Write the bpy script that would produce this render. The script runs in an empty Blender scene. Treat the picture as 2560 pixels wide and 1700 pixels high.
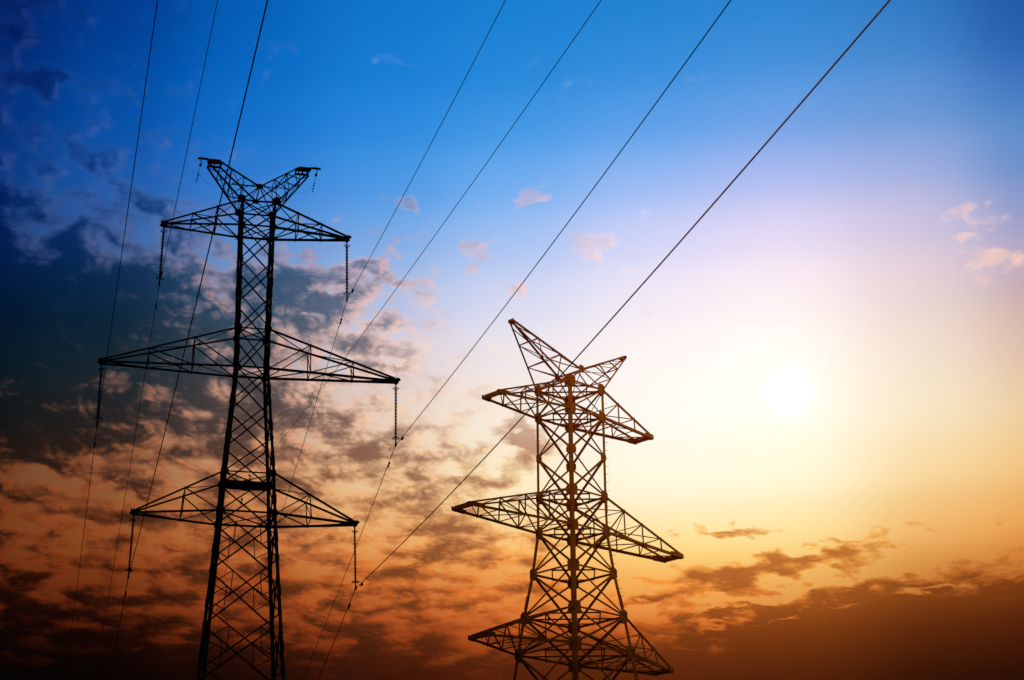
import bpy, math, random
from mathutils import Vector, Matrix
random.seed(7)
scene = bpy.context.scene
C = scene.collection
V = Vector

# ------------------------------------------------------------------ helpers
class MB:
    """collects simple solids into ONE mesh"""
    def __init__(self):
        self.v = []; self.f = []
    def prism(self, ringA, ringB):
        n = len(ringA); b = len(self.v)
        self.v += [tuple(p) for p in ringA] + [tuple(p) for p in ringB]
        for i in range(n):
            j = (i + 1) % n
            self.f.append((b + i, b + j, b + n + j, b + n + i))
        self.f.append(tuple(b + i for i in reversed(range(n))))
        self.f.append(tuple(b + n + i for i in range(n)))
    def angle(self, p, q, w, n, flip=1, t=None):
        """rolled steel angle from p to q: one flange in the plane whose outward normal is n, one standing inward"""
        p = V(p); q = V(q); ax = (q - p)
        if ax.length < 1e-4: return
        ax.normalize(); n = V(n)
        a = ax.cross(n)
        if a.length < 1e-4: a = ax.orthogonal()
        a.normalize(); a *= flip
        b = a.cross(ax).normalized()
        if b.dot(n) < 0: b = -b
        t = t or w * 0.14
        prof = [(-w/2, 0), (w/2, 0), (w/2, -t), (-w/2 + t, -t), (-w/2 + t, -w), (-w/2, -w)]
        self.prism([p + a*x + b*y for x, y in prof], [q + a*x + b*y for x, y in prof])
    def corner_angle(self, p, q, w, dx, dy, t=None):
        """leg angle: corner on the line p-q, flanges running along dx and dy"""
        p = V(p); q = V(q); dx = V(dx); dy = V(dy); t = t or w * 0.12
        prof = [(0, 0), (w, 0), (w, t), (t, t), (t, w), (0, w)]
        self.prism([p + dx*x + dy*y for x, y in prof], [q + dx*x + dy*y for x, y in prof])
    def box(self, c, sx, sy, sz):
        c = V(c); r = [(-1, -1), (1, -1), (1, 1), (-1, 1)]
        self.prism([c + V((x*sx/2, y*sy/2, -sz/2)) for x, y in r], [c + V((x*sx/2, y*sy/2, sz/2)) for x, y in r])
    def plate(self, c, n, up, pts, t=0.016):
        """flat plate of outline pts (u,v) about c, normal n"""
        c = V(c); n = V(n).normalized(); up = V(up); u = up.cross(n).normalized(); w = n.cross(u).normalized()
        A = [c + u*x + w*y + n*t/2 for x, y in pts]; B = [c + u*x + w*y - n*t/2 for x, y in pts]
        self.prism(A, B)
    def rod(self, p, q, r, n=8, r2=None):
        p = V(p); q = V(q); ax = (q - p).normalized(); a = ax.orthogonal().normalized(); b = ax.cross(a)
        r2 = r if r2 is None else r2
        ang = [2*math.pi*i/n for i in range(n)]
        self.prism([p + (a*math.cos(t) + b*math.sin(t))*r for t in ang], [q + (a*math.cos(t) + b*math.sin(t))*r2 for t in ang])
    def tube(self, pts, r, n=8):
        pts = [V(p) for p in pts]; base = len(self.v); side = None
        for i, p in enumerate(pts):
            d = (pts[min(i+1, len(pts)-1)] - pts[max(i-1, 0)]).normalized()
            if side is None: side = d.orthogonal().normalized()
            side = (side - d*side.dot(d)).normalized(); b = d.cross(side)
            for k in range(n):
                t = 2*math.pi*k/n
                self.v.append(tuple(p + (side*math.cos(t) + b*math.sin(t))*r))
        for i in range(len(pts)-1):
            for k in range(n):
                a0 = base + i*n + k; a1 = base + i*n + (k+1) % n
                self.f.append((a0, a1, a1 + n, a0 + n))
        self.f.append(tuple(base + k for k in reversed(range(n))))
        self.f.append(tuple(base + (len(pts)-1)*n + k for k in range(n)))
    def lathe(self, p, ax, prof, n=14):
        """prof: list of (distance along ax, radius)"""
        p = V(p); ax = V(ax).normalized(); a = ax.orthogonal().normalized(); b = ax.cross(a); base = len(self.v)
        for h, r in prof:
            for k in range(n):
                t = 2*math.pi*k/n
                self.v.append(tuple(p + ax*h + (a*math.cos(t) + b*math.sin(t))*r))
        for i in range(len(prof)-1):
            for k in range(n):
                a0 = base + i*n + k; a1 = base + i*n + (k+1) % n
                self.f.append((a0, a1, a1 + n, a0 + n))
        self.f.append(tuple(base + k for k in reversed(range(n))))
        self.f.append(tuple(base + (len(prof)-1)*n + k for k in range(n)))
    def ring(self, c, ax, R, r, n=28, m=8):
        c = V(c); ax = V(ax).normalized(); a = ax.orthogonal().normalized(); b = ax.cross(a); base = len(self.v)
        for i in range(n):
            t = 2*math.pi*i/n; e = a*math.cos(t) + b*math.sin(t)
            for k in range(m):
                s = 2*math.pi*k/m
                self.v.append(tuple(c + e*(R + r*math.cos(s)) + ax*(r*math.sin(s))))
        for i in range(n):
            for k in range(m):
                i2 = (i+1) % n; k2 = (k+1) % m
                self.f.append((base+i*m+k, base+i2*m+k, base+i2*m+k2, base+i*m+k2))
    def build(self, name, mat, parent=None, smooth=False):
        me = bpy.data.meshes.new(name); me.from_pydata(self.v, [], self.f); me.update()
        if smooth:
            for p in me.polygons: p.use_smooth = True
        me.materials.append(mat)
        o = bpy.data.objects.new(name, me); C.objects.link(o)
        if parent is not None: o.parent = parent
        return o

def tag(o, label=None, cat=None, group=None, kind=None):
    if label: o['label'] = label
    if cat: o['category'] = cat
    if group: o['group'] = group
    if kind: o['kind'] = kind
    return o

def empty(name, loc, rz=0.0):
    o = bpy.data.objects.new(name, None); C.objects.link(o)
    o.location = loc; o.rotation_euler = (0, 0, rz); o.empty_display_size = 1
    return o

def lerp(a, b, t): return a + (b - a)*t

# ------------------------------------------------------------------ materials
def metal(name, col, rough=0.55, spec=0.3, var=0.25, scale=3.0, col2=None, metallic=0.0):
    m = bpy.data.materials.new(name); m.use_nodes = True
    nt = m.node_tree; b = nt.nodes['Principled BSDF']
    tc = nt.nodes.new('ShaderNodeTexCoord'); nz = nt.nodes.new('ShaderNodeTexNoise')
    nz.inputs['Scale'].default_value = scale; nz.inputs['Detail'].default_value = 6
    nt.links.new(tc.outputs['Object'], nz.inputs['Vector'])
    r = nt.nodes.new('ShaderNodeValToRGB')
    c2 = col2 or tuple(c*(1 - var) for c in col)
    r.color_ramp.elements[0].position = 0.35; r.color_ramp.elements[0].color = (*c2, 1)
    r.color_ramp.elements[1].position = 0.65; r.color_ramp.elements[1].color = (*col, 1)
    nt.links.new(nz.outputs['Fac'], r.inputs['Fac']); nt.links.new(r.outputs['Color'], b.inputs['Base Color'])
    b.inputs['Roughness'].default_value = rough; b.inputs['Specular IOR Level'].default_value = spec
    b.inputs['Metallic'].default_value = metallic
    return m
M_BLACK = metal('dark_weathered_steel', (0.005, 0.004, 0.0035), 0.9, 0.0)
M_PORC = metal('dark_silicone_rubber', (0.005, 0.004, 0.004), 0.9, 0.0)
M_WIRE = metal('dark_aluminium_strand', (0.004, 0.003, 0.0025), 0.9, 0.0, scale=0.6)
M_WIRE_WARM = metal('glare_brown_strand', (0.48, 0.18, 0.08), 0.9, 0.0, scale=0.3, col2=(0.36, 0.13, 0.055))
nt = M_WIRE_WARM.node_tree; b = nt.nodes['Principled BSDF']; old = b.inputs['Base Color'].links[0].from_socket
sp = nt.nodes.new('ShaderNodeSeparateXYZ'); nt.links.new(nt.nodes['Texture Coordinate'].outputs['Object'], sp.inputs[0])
mr = nt.nodes.new('ShaderNodeMapRange'); mr.inputs['From Min'].default_value = -12; mr.inputs['From Max'].default_value = -55  # sun glare painted into the wire's colour, growing towards the camera
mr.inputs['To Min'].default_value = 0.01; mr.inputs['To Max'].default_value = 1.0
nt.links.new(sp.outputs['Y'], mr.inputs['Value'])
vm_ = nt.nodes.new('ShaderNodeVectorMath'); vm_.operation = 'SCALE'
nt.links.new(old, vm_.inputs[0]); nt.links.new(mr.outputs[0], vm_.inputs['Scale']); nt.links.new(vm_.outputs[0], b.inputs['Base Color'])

def glare_brown():
    m = metal('glare_brown_steel', (0.48, 0.122, 0.012), 0.9, 0.0, scale=1.3, col2=(0.37, 0.086, 0.008))  # brown veil of the sun flare, painted as base colour
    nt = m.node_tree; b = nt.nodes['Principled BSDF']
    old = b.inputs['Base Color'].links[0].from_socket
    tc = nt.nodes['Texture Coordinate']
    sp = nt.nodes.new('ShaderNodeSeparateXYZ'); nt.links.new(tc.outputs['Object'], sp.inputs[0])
    mr = nt.nodes.new('ShaderNodeMapRange')      # sun glare put into the colour: brighter up the tower, dark low down
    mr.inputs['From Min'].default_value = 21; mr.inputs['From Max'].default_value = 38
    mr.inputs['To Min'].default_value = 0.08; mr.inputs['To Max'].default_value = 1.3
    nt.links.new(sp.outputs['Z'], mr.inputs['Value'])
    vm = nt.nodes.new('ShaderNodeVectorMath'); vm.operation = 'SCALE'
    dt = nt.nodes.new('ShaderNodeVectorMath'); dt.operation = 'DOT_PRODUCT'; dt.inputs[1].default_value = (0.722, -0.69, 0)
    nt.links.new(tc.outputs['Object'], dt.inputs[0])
    m2 = nt.nodes.new('ShaderNodeMapRange')      # the painted glare is stronger on the side towards the sun
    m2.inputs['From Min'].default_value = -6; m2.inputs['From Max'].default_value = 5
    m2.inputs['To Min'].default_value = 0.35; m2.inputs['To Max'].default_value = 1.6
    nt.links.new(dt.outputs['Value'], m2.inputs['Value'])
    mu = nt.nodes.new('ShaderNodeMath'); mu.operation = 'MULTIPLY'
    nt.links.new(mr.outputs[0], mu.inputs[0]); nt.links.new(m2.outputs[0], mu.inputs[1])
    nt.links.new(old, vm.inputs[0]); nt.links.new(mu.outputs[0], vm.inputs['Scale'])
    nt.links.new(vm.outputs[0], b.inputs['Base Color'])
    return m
M_GLARE_BROWN = glare_brown()

def ground_mat():
    m = bpy.data.materials.new('dry_field'); m.use_nodes = True; nt = m.node_tree; b = nt.nodes['Principled BSDF']
    tc = nt.nodes.new('ShaderNodeTexCoord'); nz = nt.nodes.new('ShaderNodeTexNoise'); nz.inputs['Scale'].default_value = 0.4
    nz.inputs['Detail'].default_value = 10; nt.links.new(tc.outputs['Object'], nz.inputs['Vector'])
    r = nt.nodes.new('ShaderNodeValToRGB')
    r.color_ramp.elements[0].color = (0.03, 0.035, 0.012, 1); r.color_ramp.elements[1].color = (0.09, 0.075, 0.03, 1)
    nt.links.new(nz.outputs['Fac'], r.inputs['Fac']); nt.links.new(r.outputs['Color'], b.inputs['Base Color'])
    b.inputs['Roughness'].default_value = 0.95
    return m

# ------------------------------------------------------------------ lattice parts shared by both towers
def leg_pts(levels):
    return levels                                     # list of (z, half width)
def width_at(levels, z):
    for (z0, w0), (z1, w1) in zip(levels, levels[1:]):
        if z1 <= z <= z0: return lerp(w1, w0, (z - z1)/(z0 - z1))
    return levels[-1][1]
CORNERS = [(-1, -1), (1, -1), (1, 1), (-1, 1)]
FACES = [((-1, -1), (1, -1), (0, -1, 0)), ((1, -1), (1, 1), (1, 0, 0)), ((1, 1), (-1, 1), (0, 1, 0)), ((-1, 1), (-1, -1), (-1, 0, 0))]

def P(c, w, z): return V((c[0]*w, c[1]*w, z))

def gusset(mb, c, n, s, kind=8, up=(0, 0, 1), jitter=0.15):
    j = lambda: s*random.uniform(0.82, 1.05)
    q = lambda: random.uniform(0.35, 0.75)
    pts = []
    for sx, sy in ((1, 1), (-1, 1), (-1, -1), (1, -1)):      # rectangle with unequal clipped corners
        w, h = j()*0.86, j(); a, b = (w*sx, h*q()*sy), (w*q()*sx, h*sy)
        pts += [a, b] if sx*sy > 0 else [b, a]
    mb.plate(c, n, up, pts)

def face_x(mb, f, wt, zt, wb, zb, w, off=0.0):
    a, b, n = f; n = V(n)
    mb.angle(P(a, wt, zt) + n*off, P(b, wb, zb) + n*off, w, n)
    mb.angle(P(b, wt, zt) + n*(off - w*0.2), P(a, wb, zb) + n*(off - w*0.2), w, n, flip=-1)

def crossarm(tower, side, L, mat, zb, wb, zt, wt, tip_w, tip_z, tip_h, fr, cw, tw_, lw, plate_len, plate_kind='plate'):
    """four-chord cantilever arm; fr are the panel points measured from the tip (0) to the root (1)"""
    lac = MB()
    B = {}; T = {}
    for s in (-1, 1):
        rb = V((side*wb, s*wb, zb)); rt = V((side*wt, s*wt, zt))
        tb = V((side*L, s*tip_w, tip_z)); tt = V((side*(L - tip_h*0.6), s*tip_w, tip_z + tip_h))
        B[s] = [tb.lerp(rb, k) for k in [0] + fr + [1]]
        T[s] = [tt.lerp(rt, k) for k in [0] + fr + [1]]
    n = len(fr) + 2
    for s in (-1, 1):
        nrm = (0, s, 0)
        for k in range(1, n - 1):
            lac.angle(B[s][k], T[s][k], lw, nrm)                       # post
        for k in range(1, n - 1):
            lac.angle(T[s][k], B[s][k+1], lw*1.05, nrm, flip=-1)       # falling diagonal
    for k in range(1, n - 1):
        lac.angle(B[-1][k], B[1][k], lw, (0, 0, -1))                   # bottom strut
        lac.angle(T[-1][k], T[1][k], lw*0.85, (0, 0, 1))
        lac.angle(B[-1][k], T[1][k], lw*0.8, (side, 0, 0))
    for k in range(0, n - 1):                                          # plan bracing
        a, b = ((-1, 1) if k % 2 else (1, -1))
        lac.angle(B[a][k+1], B[b][k], lw*0.95, (0, 0, -1))
        if k: lac.angle(T[b][k+1], T[a][k], lw*0.8, (0, 0, 1))
    for s in (-1, 1):
        for k in range(1, n - 1):
            gusset(lac, B[s][k] + V((0, s*0.01, 0)), (0, s, 0), lw*1.5, 6)
            gusset(lac, T[s][k] + V((0, s*0.01, 0)), (0, s, 0), lw*1.2, 6)
    arm = lac.build('crossarm', mat, tower)
    for s in (-1, 1):
        m = MB(); m.angle(B[s][0], B[s][-1], cw, (0, s, 0), t=cw*0.3); m.build('chord', mat, arm)
        m = MB(); m.angle(T[s][0], T[s][-1], tw_, (0, s, 0), t=tw_*0.3); m.build('chord', mat, arm)
    e = MB()
    if plate_kind == 'plate':       # heavy end plates, one on each side
        for s in (-1, 1):
            d = (B[s][-1] - B[s][0]).normalized()
            p0 = B[s][0] + V((side*0.10, s*0.02, 0.03))
            e.angle(p0, p0 + d*plate_len, 0.24, (0, s, 0), t=0.03)
            e.plate(B[s][0] + d*plate_len*0.55 + V((0, s*0.015, 0.05)), (0, s, 0), (0, 0, 1),
                    [(-plate_len*0.5, -0.10), (plate_len*0.5, -0.12), (plate_len*0.45, 0.12), (-plate_len*0.5, 0.10)], 0.02)
        e.angle(B[-1][0], B[1][0], 0.16, (side, 0, 0), t=0.03)
        e.angle(T[-1][0], T[1][0], 0.10, (side, 0, 0), t=0.02)
    else:                           # pointed end with hanger lug and a bird spike
        for s in (-1, 1):
            d = (B[s][-1] - B[s][0]).normalized()
            e.plate(B[s][0] - d*0.0 + V((0, s*0.02, tip_h*0.45)), (0, s, 0), (0, 0, 1),
                    [(-0.18, -0.09), (0.12, -0.12), (0.26, -0.02), (0.18, 0.09), (-0.05, 0.10), (-0.22, 0.04)], 0.03)
        e.angle(B[-1][0] + V((0, -0.12, 0.02)), B[1][0] + V((0, 0.12, 0.02)), 0.16, (side, 0, 0), t=0.04)
        e.box(V((side*L, 0, tip_z - 0.06)), 0.16, 0.10, 0.18)
        e.rod(V((side*L, -tip_w, tip_z + 0.1)), V((side*L, -tip_w, tip_z + 0.1 + 0.32)), 0.014, r2=0.004)
        for k in (-.14, .12): e.rod(V((side*L + k, -tip_w, tip_z + 0.06)), V((side*L + k, -tip_w, tip_z + 0.24)), 0.018)
    e.build('end_plate', mat, arm)
    return arm

# ------------------------------------------------------------------ tower one : black suspension tower with Y shaped peaks
T1 = empty('transmission_tower', (-14.711, 110.062, 0.0), 0.227)
tag(T1, 'tall black lattice pylon carrying the wires on hanging insulators', 'pylon')
DZ = 1.6
lv1 = [(49.376, 1.0), (47.849, .978), (41.564, .934), (39.262, .926), (32.99, 1.403), (30.729, 1.523), (21.141, 2.218), (-1.6, 3.87)]
lv1 = [(z + DZ, w) for z, w in lv1]
for c in CORNERS:
    m = MB(); sx, sy = -c[0], -c[1]
    for (z0, w0), (z1, w1) in zip(lv1, lv1[1:]):
        lw = 0.15 if z0 > 42 else (0.17 if z0 > 33 else 0.19)
        m.corner_angle(P(c, w0, z0), P(c, w1, z1), lw, (sx, 0, 0), (0, sy, 0))
    # splice cover plates, standing proud every couple of metres
    z = 46.3
    while z > 4:
        w = width_at(lv1, z); w2 = width_at(lv1, z - 0.5)
        m.corner_angle(P(c, w + 0.025, z), P(c, w2 + 0.025, z - 0.5), 0.2, (sx, 0, 0), (0, sy, 0), t=0.03)
        z -= 2.15 if z > 33 else 3.0
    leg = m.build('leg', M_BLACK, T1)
    f = MB(); w = lv1[-1][1]; f.box(P(c, w, 0.25), 0.9, 0.9, 0.5); f.build('footing', M_PORC, leg)
    if c == (-1, 1) or c == (1, -1):
        sb = MB(); z = 49.3; k = 0
        while z > 6:
            w = width_at(lv1, z)
            d = V((-1, 0, 0)) if c[0] < 0 else V((1, 0, 0))
            p = P(c, w, z); sb = MB(); sb.tube([p, p + d*0.19, p + d*0.2 + V((0, 0, 0.035))], 0.010, 6); sb.build('step_bolt', M_BLACK, leg)
            z -= 1.15 if c[0] < 0 else 2.15; k += 1
# face bracing
zs_body = [49.376, 47.849, 45.76, 43.66, 41.564, 39.262, 37.2, 35.1, 32.99, 30.729]
zs_low = [30.729, 28.15, 25.15, 22.0, 18.6, 14.9, 10.9, 6.4, 1.0]
rings1 = [49.376, 47.849, 41.564, 39.262, 32.99, 30.729]
for f in FACES:
    m = MB(); n = V(f[2])
    for a, b in zip(zs_body, zs_body[1:]):
        wa, wb_ = width_at(lv1, a + DZ), width_at(lv1, b + DZ)
        face_x(m, f, wa, a + DZ, wb_, b + DZ, 0.075)
        for c in (f[0], f[1]):
            inn = V((0, 0, 0)) - P(c, 1, 0); inn = (inn - n*inn.dot(n)).normalized()
            g = MB
            gusset(m, P(c, wb_, b + DZ) + inn*0.10 + n*0.012, n, 0.21 if b in rings1 else 0.14, 7)
    for a, b in zip(zs_low, zs_low[1:]):
        za, zb_ = a + DZ, b + DZ; wa, wb_ = width_at(lv1, za), width_at(lv1, zb_)
        face_x(m, f, wa, za, wb_, zb_, 0.082)
        zm = (za + zb_)/2; wm = width_at(lv1, zm)
        for c, o in ((f[0], f[1]), (f[1], f[0])):
            Q1 = P(c, wa, za).lerp(P(o, wb_, zb_), 0.27); Q2 = P(c, wb_, zb_).lerp(P(o, wa, za), 0.30)
            m.angle(Q1, Q2, 0.05, n)
            m.angle(Q1, P(c, wm, zm), 0.05, n, flip=-1)
            m.angle(Q2, P(c, wm, zm - 0.05), 0.05, n)
            inn = V((0, 0, 0)) - P(c, 1, 0); inn = (inn - n*inn.dot(n)).normalized()
            gusset(m, P(c, wb_, zb_) + inn*0.10 + n*0.012, n, 0.16, 7)
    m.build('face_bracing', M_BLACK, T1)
for z in rings1:
    m = MB(); w = width_at(lv1, z + DZ); zz = z + DZ
    for f in FACES: m.angle(P(f[0], w, zz), P(f[1], w, zz), 0.11 if z in (47.849, 39.262, 30.729) else 0.08, f[2])
    m.angle(P((-1, -1), w, zz), P((1, 1), w, zz), 0.06, (0, 0, 1)); m.angle(P((1, -1), w, zz - 0.03), P((-1, 1), w, zz - 0.03), 0.06, (0, 0, 1))
    m.build('ring_frame', M_BLACK, T1)
arms1 = []
for (zt, zb, wt, wb, L, fr) in ((49.376, 47.849, 1.0, .978, 5.274, [.35, .68]), (41.564, 39.262, .934, .926, 8.267, [.34, .68]), (32.99, 30.729, 1.403, 1.523, 6.042, [.56])):
    for side in (-1, 1):
        arms1.append(crossarm(T1, side, L, M_BLACK, zb + DZ, wb, zt + DZ, wt, 0.20, zb + DZ, 0.16, fr, 0.12, 0.10, 0.058, 0.5, 'point'))
# peaks
for side in (-1, 1):
    m = MB()
    zt = 49.376 + DZ; zp = 51.98 + DZ
    CN = [V((0, s*1.06, 50.27 + DZ)) for s in (-1, 1)]
    outer = {s: (P((side, s), 1.0, zt), V((side*3.0, s*0.40, zp - 0.06))) for s in (-1, 1)}
    inner = {s: (CN[0] if s < 0 else CN[1], V((side*2.22, s*0.40, zp - 0.04))) for s in (-1, 1)}
    ch = []
    def at(pr, k): return pr[0].lerp(pr[1], k)
    for s in (-1, 1):
        n = (0, s, 0)
        for k0, k1 in ((0.36, 0.40), (0.70, 0.72)):
            m.angle(at(outer[s], k0), at(inner[s], k1), 0.05, n)
        m.angle(at(outer[s], 0.36), at(inner[s], 0.72), 0.05, n, flip=-1)
        m.angle(at(outer[s], 0.02), at(inner[s], 0.40), 0.05, n, flip=-1)
        m.angle(at(outer[s], 0.70), at(inner[s], 1.0), 0.05, n, flip=-1)
    for k in (0.36, 0.70):
        m.angle(at(outer[-1], k), at(outer[1], k), 0.05, (side, 0, 0)); m.angle(at(inner[-1], k + 0.03), at(inner[1], k + 0.03), 0.05, (0, 0, 1))
    m.angle(at(outer[-1], 0.36), at(outer[1], 0.04), 0.045, (side, 0, 0)); m.angle(at(outer[1], 0.36), at(outer[-1], 0.70), 0.045, (side, 0, 0))
    m.angle(at(outer[-1], 0.70), at(outer[1], 0.98), 0.045, (side, 0, 0))
    m.angle(at(inner[-1], 0.1), at(inner[1], 0.40), 0.045, (0, 0, 1)); m.angle(at(inner[1], 0.42), at(inner[-1], 0.73), 0.045, (0, 0, 1))
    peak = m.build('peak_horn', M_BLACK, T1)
    for s in (-1, 1):
        c = MB(); c.angle(*outer[s], 0.095, (0, s, 0)); c.build('chord', M_BLACK, peak)
        c = MB(); c.angle(*inner[s], 0.085, (0, s, 0)); c.build('chord', M_BLACK, peak)
    pf = MB()
    # canopy-like end box: solid roof plate with chamfer towards the tower, a slot and a rear beam
    A = [V((side*3.05, -0.50, zp)), V((side*2.35, -0.50, zp)), V((side*2.08, -0.18, zp)), V((side*2.12, 0.0, zp)), V((side*2.98, 0.0, zp))]
    pf.prism([p + V((0, 0, 0.05)) for p in A], [p - V((0, 0, 0.05)) for p in A])
    pf.box((side*2.55, 0.38, zp - 0.04), 0.80, 0.14, 0.09)
    for sx in (2.92, 2.58, 2.18): pf.box((side*sx, 0.15, zp - 0.04), 0.07, 0.34, 0.08)
    pf.plate((side*2.66, -0.49, zp - 0.06), (0, -1, 0), (0, 0, 1), [(-0.36, -0.07), (0.36, -0.07), (0.4, 0.07), (-0.4, 0.07)], 0.03)
    pf.build('peak_platform', M_BLACK, peak)
    bar = MB(); bar.box((side*3.30, -0.45, zp + 0.03), 0.56, 0.07, 0.12); bar.rod((side*3.32, -0.45, zp), (side*3.32, -0.45, zp + 0.22), 0.014)
    bar.box((side*3.36, -0.45, zp - 0.05), 0.05, 0.12, 0.14)
    bar.build('earth_wire_bracket', M_BLACK, peak)
m = MB()
CNn, CNf = V((0, -1.06, 50.27 + DZ)), V((0, 1.06, 50.27 + DZ)); zt = 49.376 + DZ
m.angle(CNn, CNf, 0.07, (0, 0, 1))
for cpt, s in ((CNn, -1), (CNf, 1)):
    for sx in (-1, 1):
        m.angle(cpt, P((sx, s), 1.0, zt), 0.06, (0, s, 0))
        m.angle(cpt, P((sx, -s), 1.0, zt), 0.05, (0, 0, 1))
        m.angle(cpt + V((0, 0, 0)), V((sx*1.62, s*0.93, 50.35 + DZ)), 0.06, (0, s, 0))
        gusset(m, P((sx, s), 1.0, zt + 0.02) + V((0, s*0.02, 0.05)), (0, s, 0), 0.27, 6)
    m.plate(cpt + V((0, s*0.03, 0)), (0, s, 0), (0, 0, 1), [(-.19, -.15), (.19, -.13), (.2, .13), (-.18, .15)], 0.03)
m.build('peak_saddle', M_BLACK, T1)
# deck under the upper ring of the lowest arm, with the bracket of the thin cable
m = MB(); zd = 32.62 + DZ
pts = [V((-1.35, -0.75, zd)), V((1.36, -0.75, zd)), V((1.5, -0.3, zd)), V((1.36, 0.62, zd)), (V((0.35, 0.68, zd))), V((0.0, 0.9, zd)), V((-0.35, 0.68, zd)), V((-1.35, 0.62, zd))]
m.prism([p + V((0, 0, 0.06)) for p in pts], [p - V((0, 0, 0.06)) for p in pts])
m.rod((0.1, -0.7, zd), (0.1, -0.7, zd + 0.42), 0.025); m.box((0.06, -0.7, zd + 0.40), 0.16, 0.05, 0.06)
m.box((-0.099, 0, zd - 0.02 + 0.1), 0.2, 0.3, 0.3)
m.build('cable_deck', M_BLACK, T1)

# ------------------------------------------------------------------ tower two : brown tension tower seen corner-on
T2 = empty('transmission_tower', (3.147, 107.651, 0.0), 0.764)
tag(T2, 'brown lattice pylon without wires, seen corner-on in front of the sun', 'pylon')
lv2 = [(37.174, 1.3), (35.59, 1.313), (31.068, 1.321), (29.126, 1.351), (26.861, 1.581), (24.514, 1.921), (22.535, 2.159), (-1.6, 4.85)]
lv2 = [(z + DZ, w) for z, w in lv2]
for c in CORNERS:
    m = MB(); sx, sy = -c[0], -c[1]
    for (z0, w0), (z1, w1) in zip(lv2, lv2[1:]):
        lw = 0.16 if z0 > 31 else 0.19
        m.corner_angle(P(c, w0, z0), P(c, w1, z1), lw, (sx, 0, 0), (0, sy, 0))
    z = 32.5
    while z > 4:
        w = width_at(lv2, z); w2 = width_at(lv2, z - 0.7)
        m.corner_angle(P(c, w + 0.02, z), P(c, w2 + 0.02, z - 0.7), 0.19, (sx, 0, 0), (0, sy, 0), t=0.025)
        z -= 5.2
    leg = m.build('leg', M_GLARE_BROWN, T2)
    f = MB(); f.box(P(c, lv2[-1][1], 0.25), 1.0, 1.0, 0.5); f.build('footing', M_PORC, leg)
    if c == (1, -1):
        sb = MB(); z = 38.0
        while z > 6:
            w = width_at(lv2, z); p = P(c, w, z); d = V((1, -1, 0)).normalized()
            sb = MB(); sb.rod(p, p + d*0.17, 0.010, 6); sb.build('step_bolt', M_GLARE_BROWN, leg); z -= 0.45
zs2 = [37.174, 35.59, 33.28, 31.068, 29.126, 26.861, 24.514, 22.535, 19.2, 15.4, 11.0, 6.0, 0.3]
rings2 = [37.174, 35.59, 31.068, 29.126, 26.861, 24.514, 22.535]
for f in FACES:
    m = MB(); n = V(f[2])
    for a, b in zip(zs2, zs2[1:]):
        wa, wb_ = width_at(lv2, a + DZ), width_at(lv2, b + DZ)
        face_x(m, f, wa, a + DZ, wb_, b + DZ, 0.10 if b < 35.5 else 0.075)
    for z in rings2 + [33.28]:
        w = width_at(lv2, z + DZ)
        for c in (f[0], f[1]):
            inn = V((0, 0, 0)) - P(c, 1, 0); inn = (inn - n*inn.dot(n)).normalized()
            gusset(m, P(c, w, z + DZ) + inn*0.17 + n*0.012, n, {33.28: 0.24, 26.861: 0.31, 24.514: .36, 22.535: .37}.get(z, 0.31), 8)
    m.build('face_bracing', M_GLARE_BROWN, T2)
for z in rings2:
    m = MB(); w = width_at(lv2, z + DZ); zz = z + DZ
    for f in FACES:
        m.angle(P(f[0], w, zz), P(f[1], w, zz), 0.10, f[2])
        mid = (P(f[0], w, zz) + P(f[1], w, zz))/2
    mids = [(P(f[0], w, zz - 0.03) + P(f[1], w, zz - 0.03))/2 for f in FACES]
    for k in range(4): m.angle(mids[k], mids[(k+1) % 4], 0.07, (0, 0, 1))
    if z != 26.861:
        m.angle(P((-1, 1), w, zz - 0.06), P((1, -1), w, zz - 0.06), 0.07, (0, 0, 1))
    m.build('ring_frame', M_GLARE_BROWN, T2)
for (zt, zb, wt, wb, L, tw, tz, fr, pl) in ((37.174, 35.59, 1.3, 1.313, 5.874, .649, -.026, [.36, .69], .62),
        (31.068, 29.126, 1.321, 1.351, 8.015, .663, -.081, [.28, .53, .77], .95), (24.514, 22.535, 1.921, 2.159, 6.927, .611, -.037, [.37, .67], .55)):
    for side in (-1, 1):
        crossarm(T2, side, L, M_GLARE_BROWN, zb + DZ, wb, zt + DZ, wt, tw, zb + DZ + tz, 0.14, fr, 0.135, 0.09, 0.055, pl)
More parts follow.
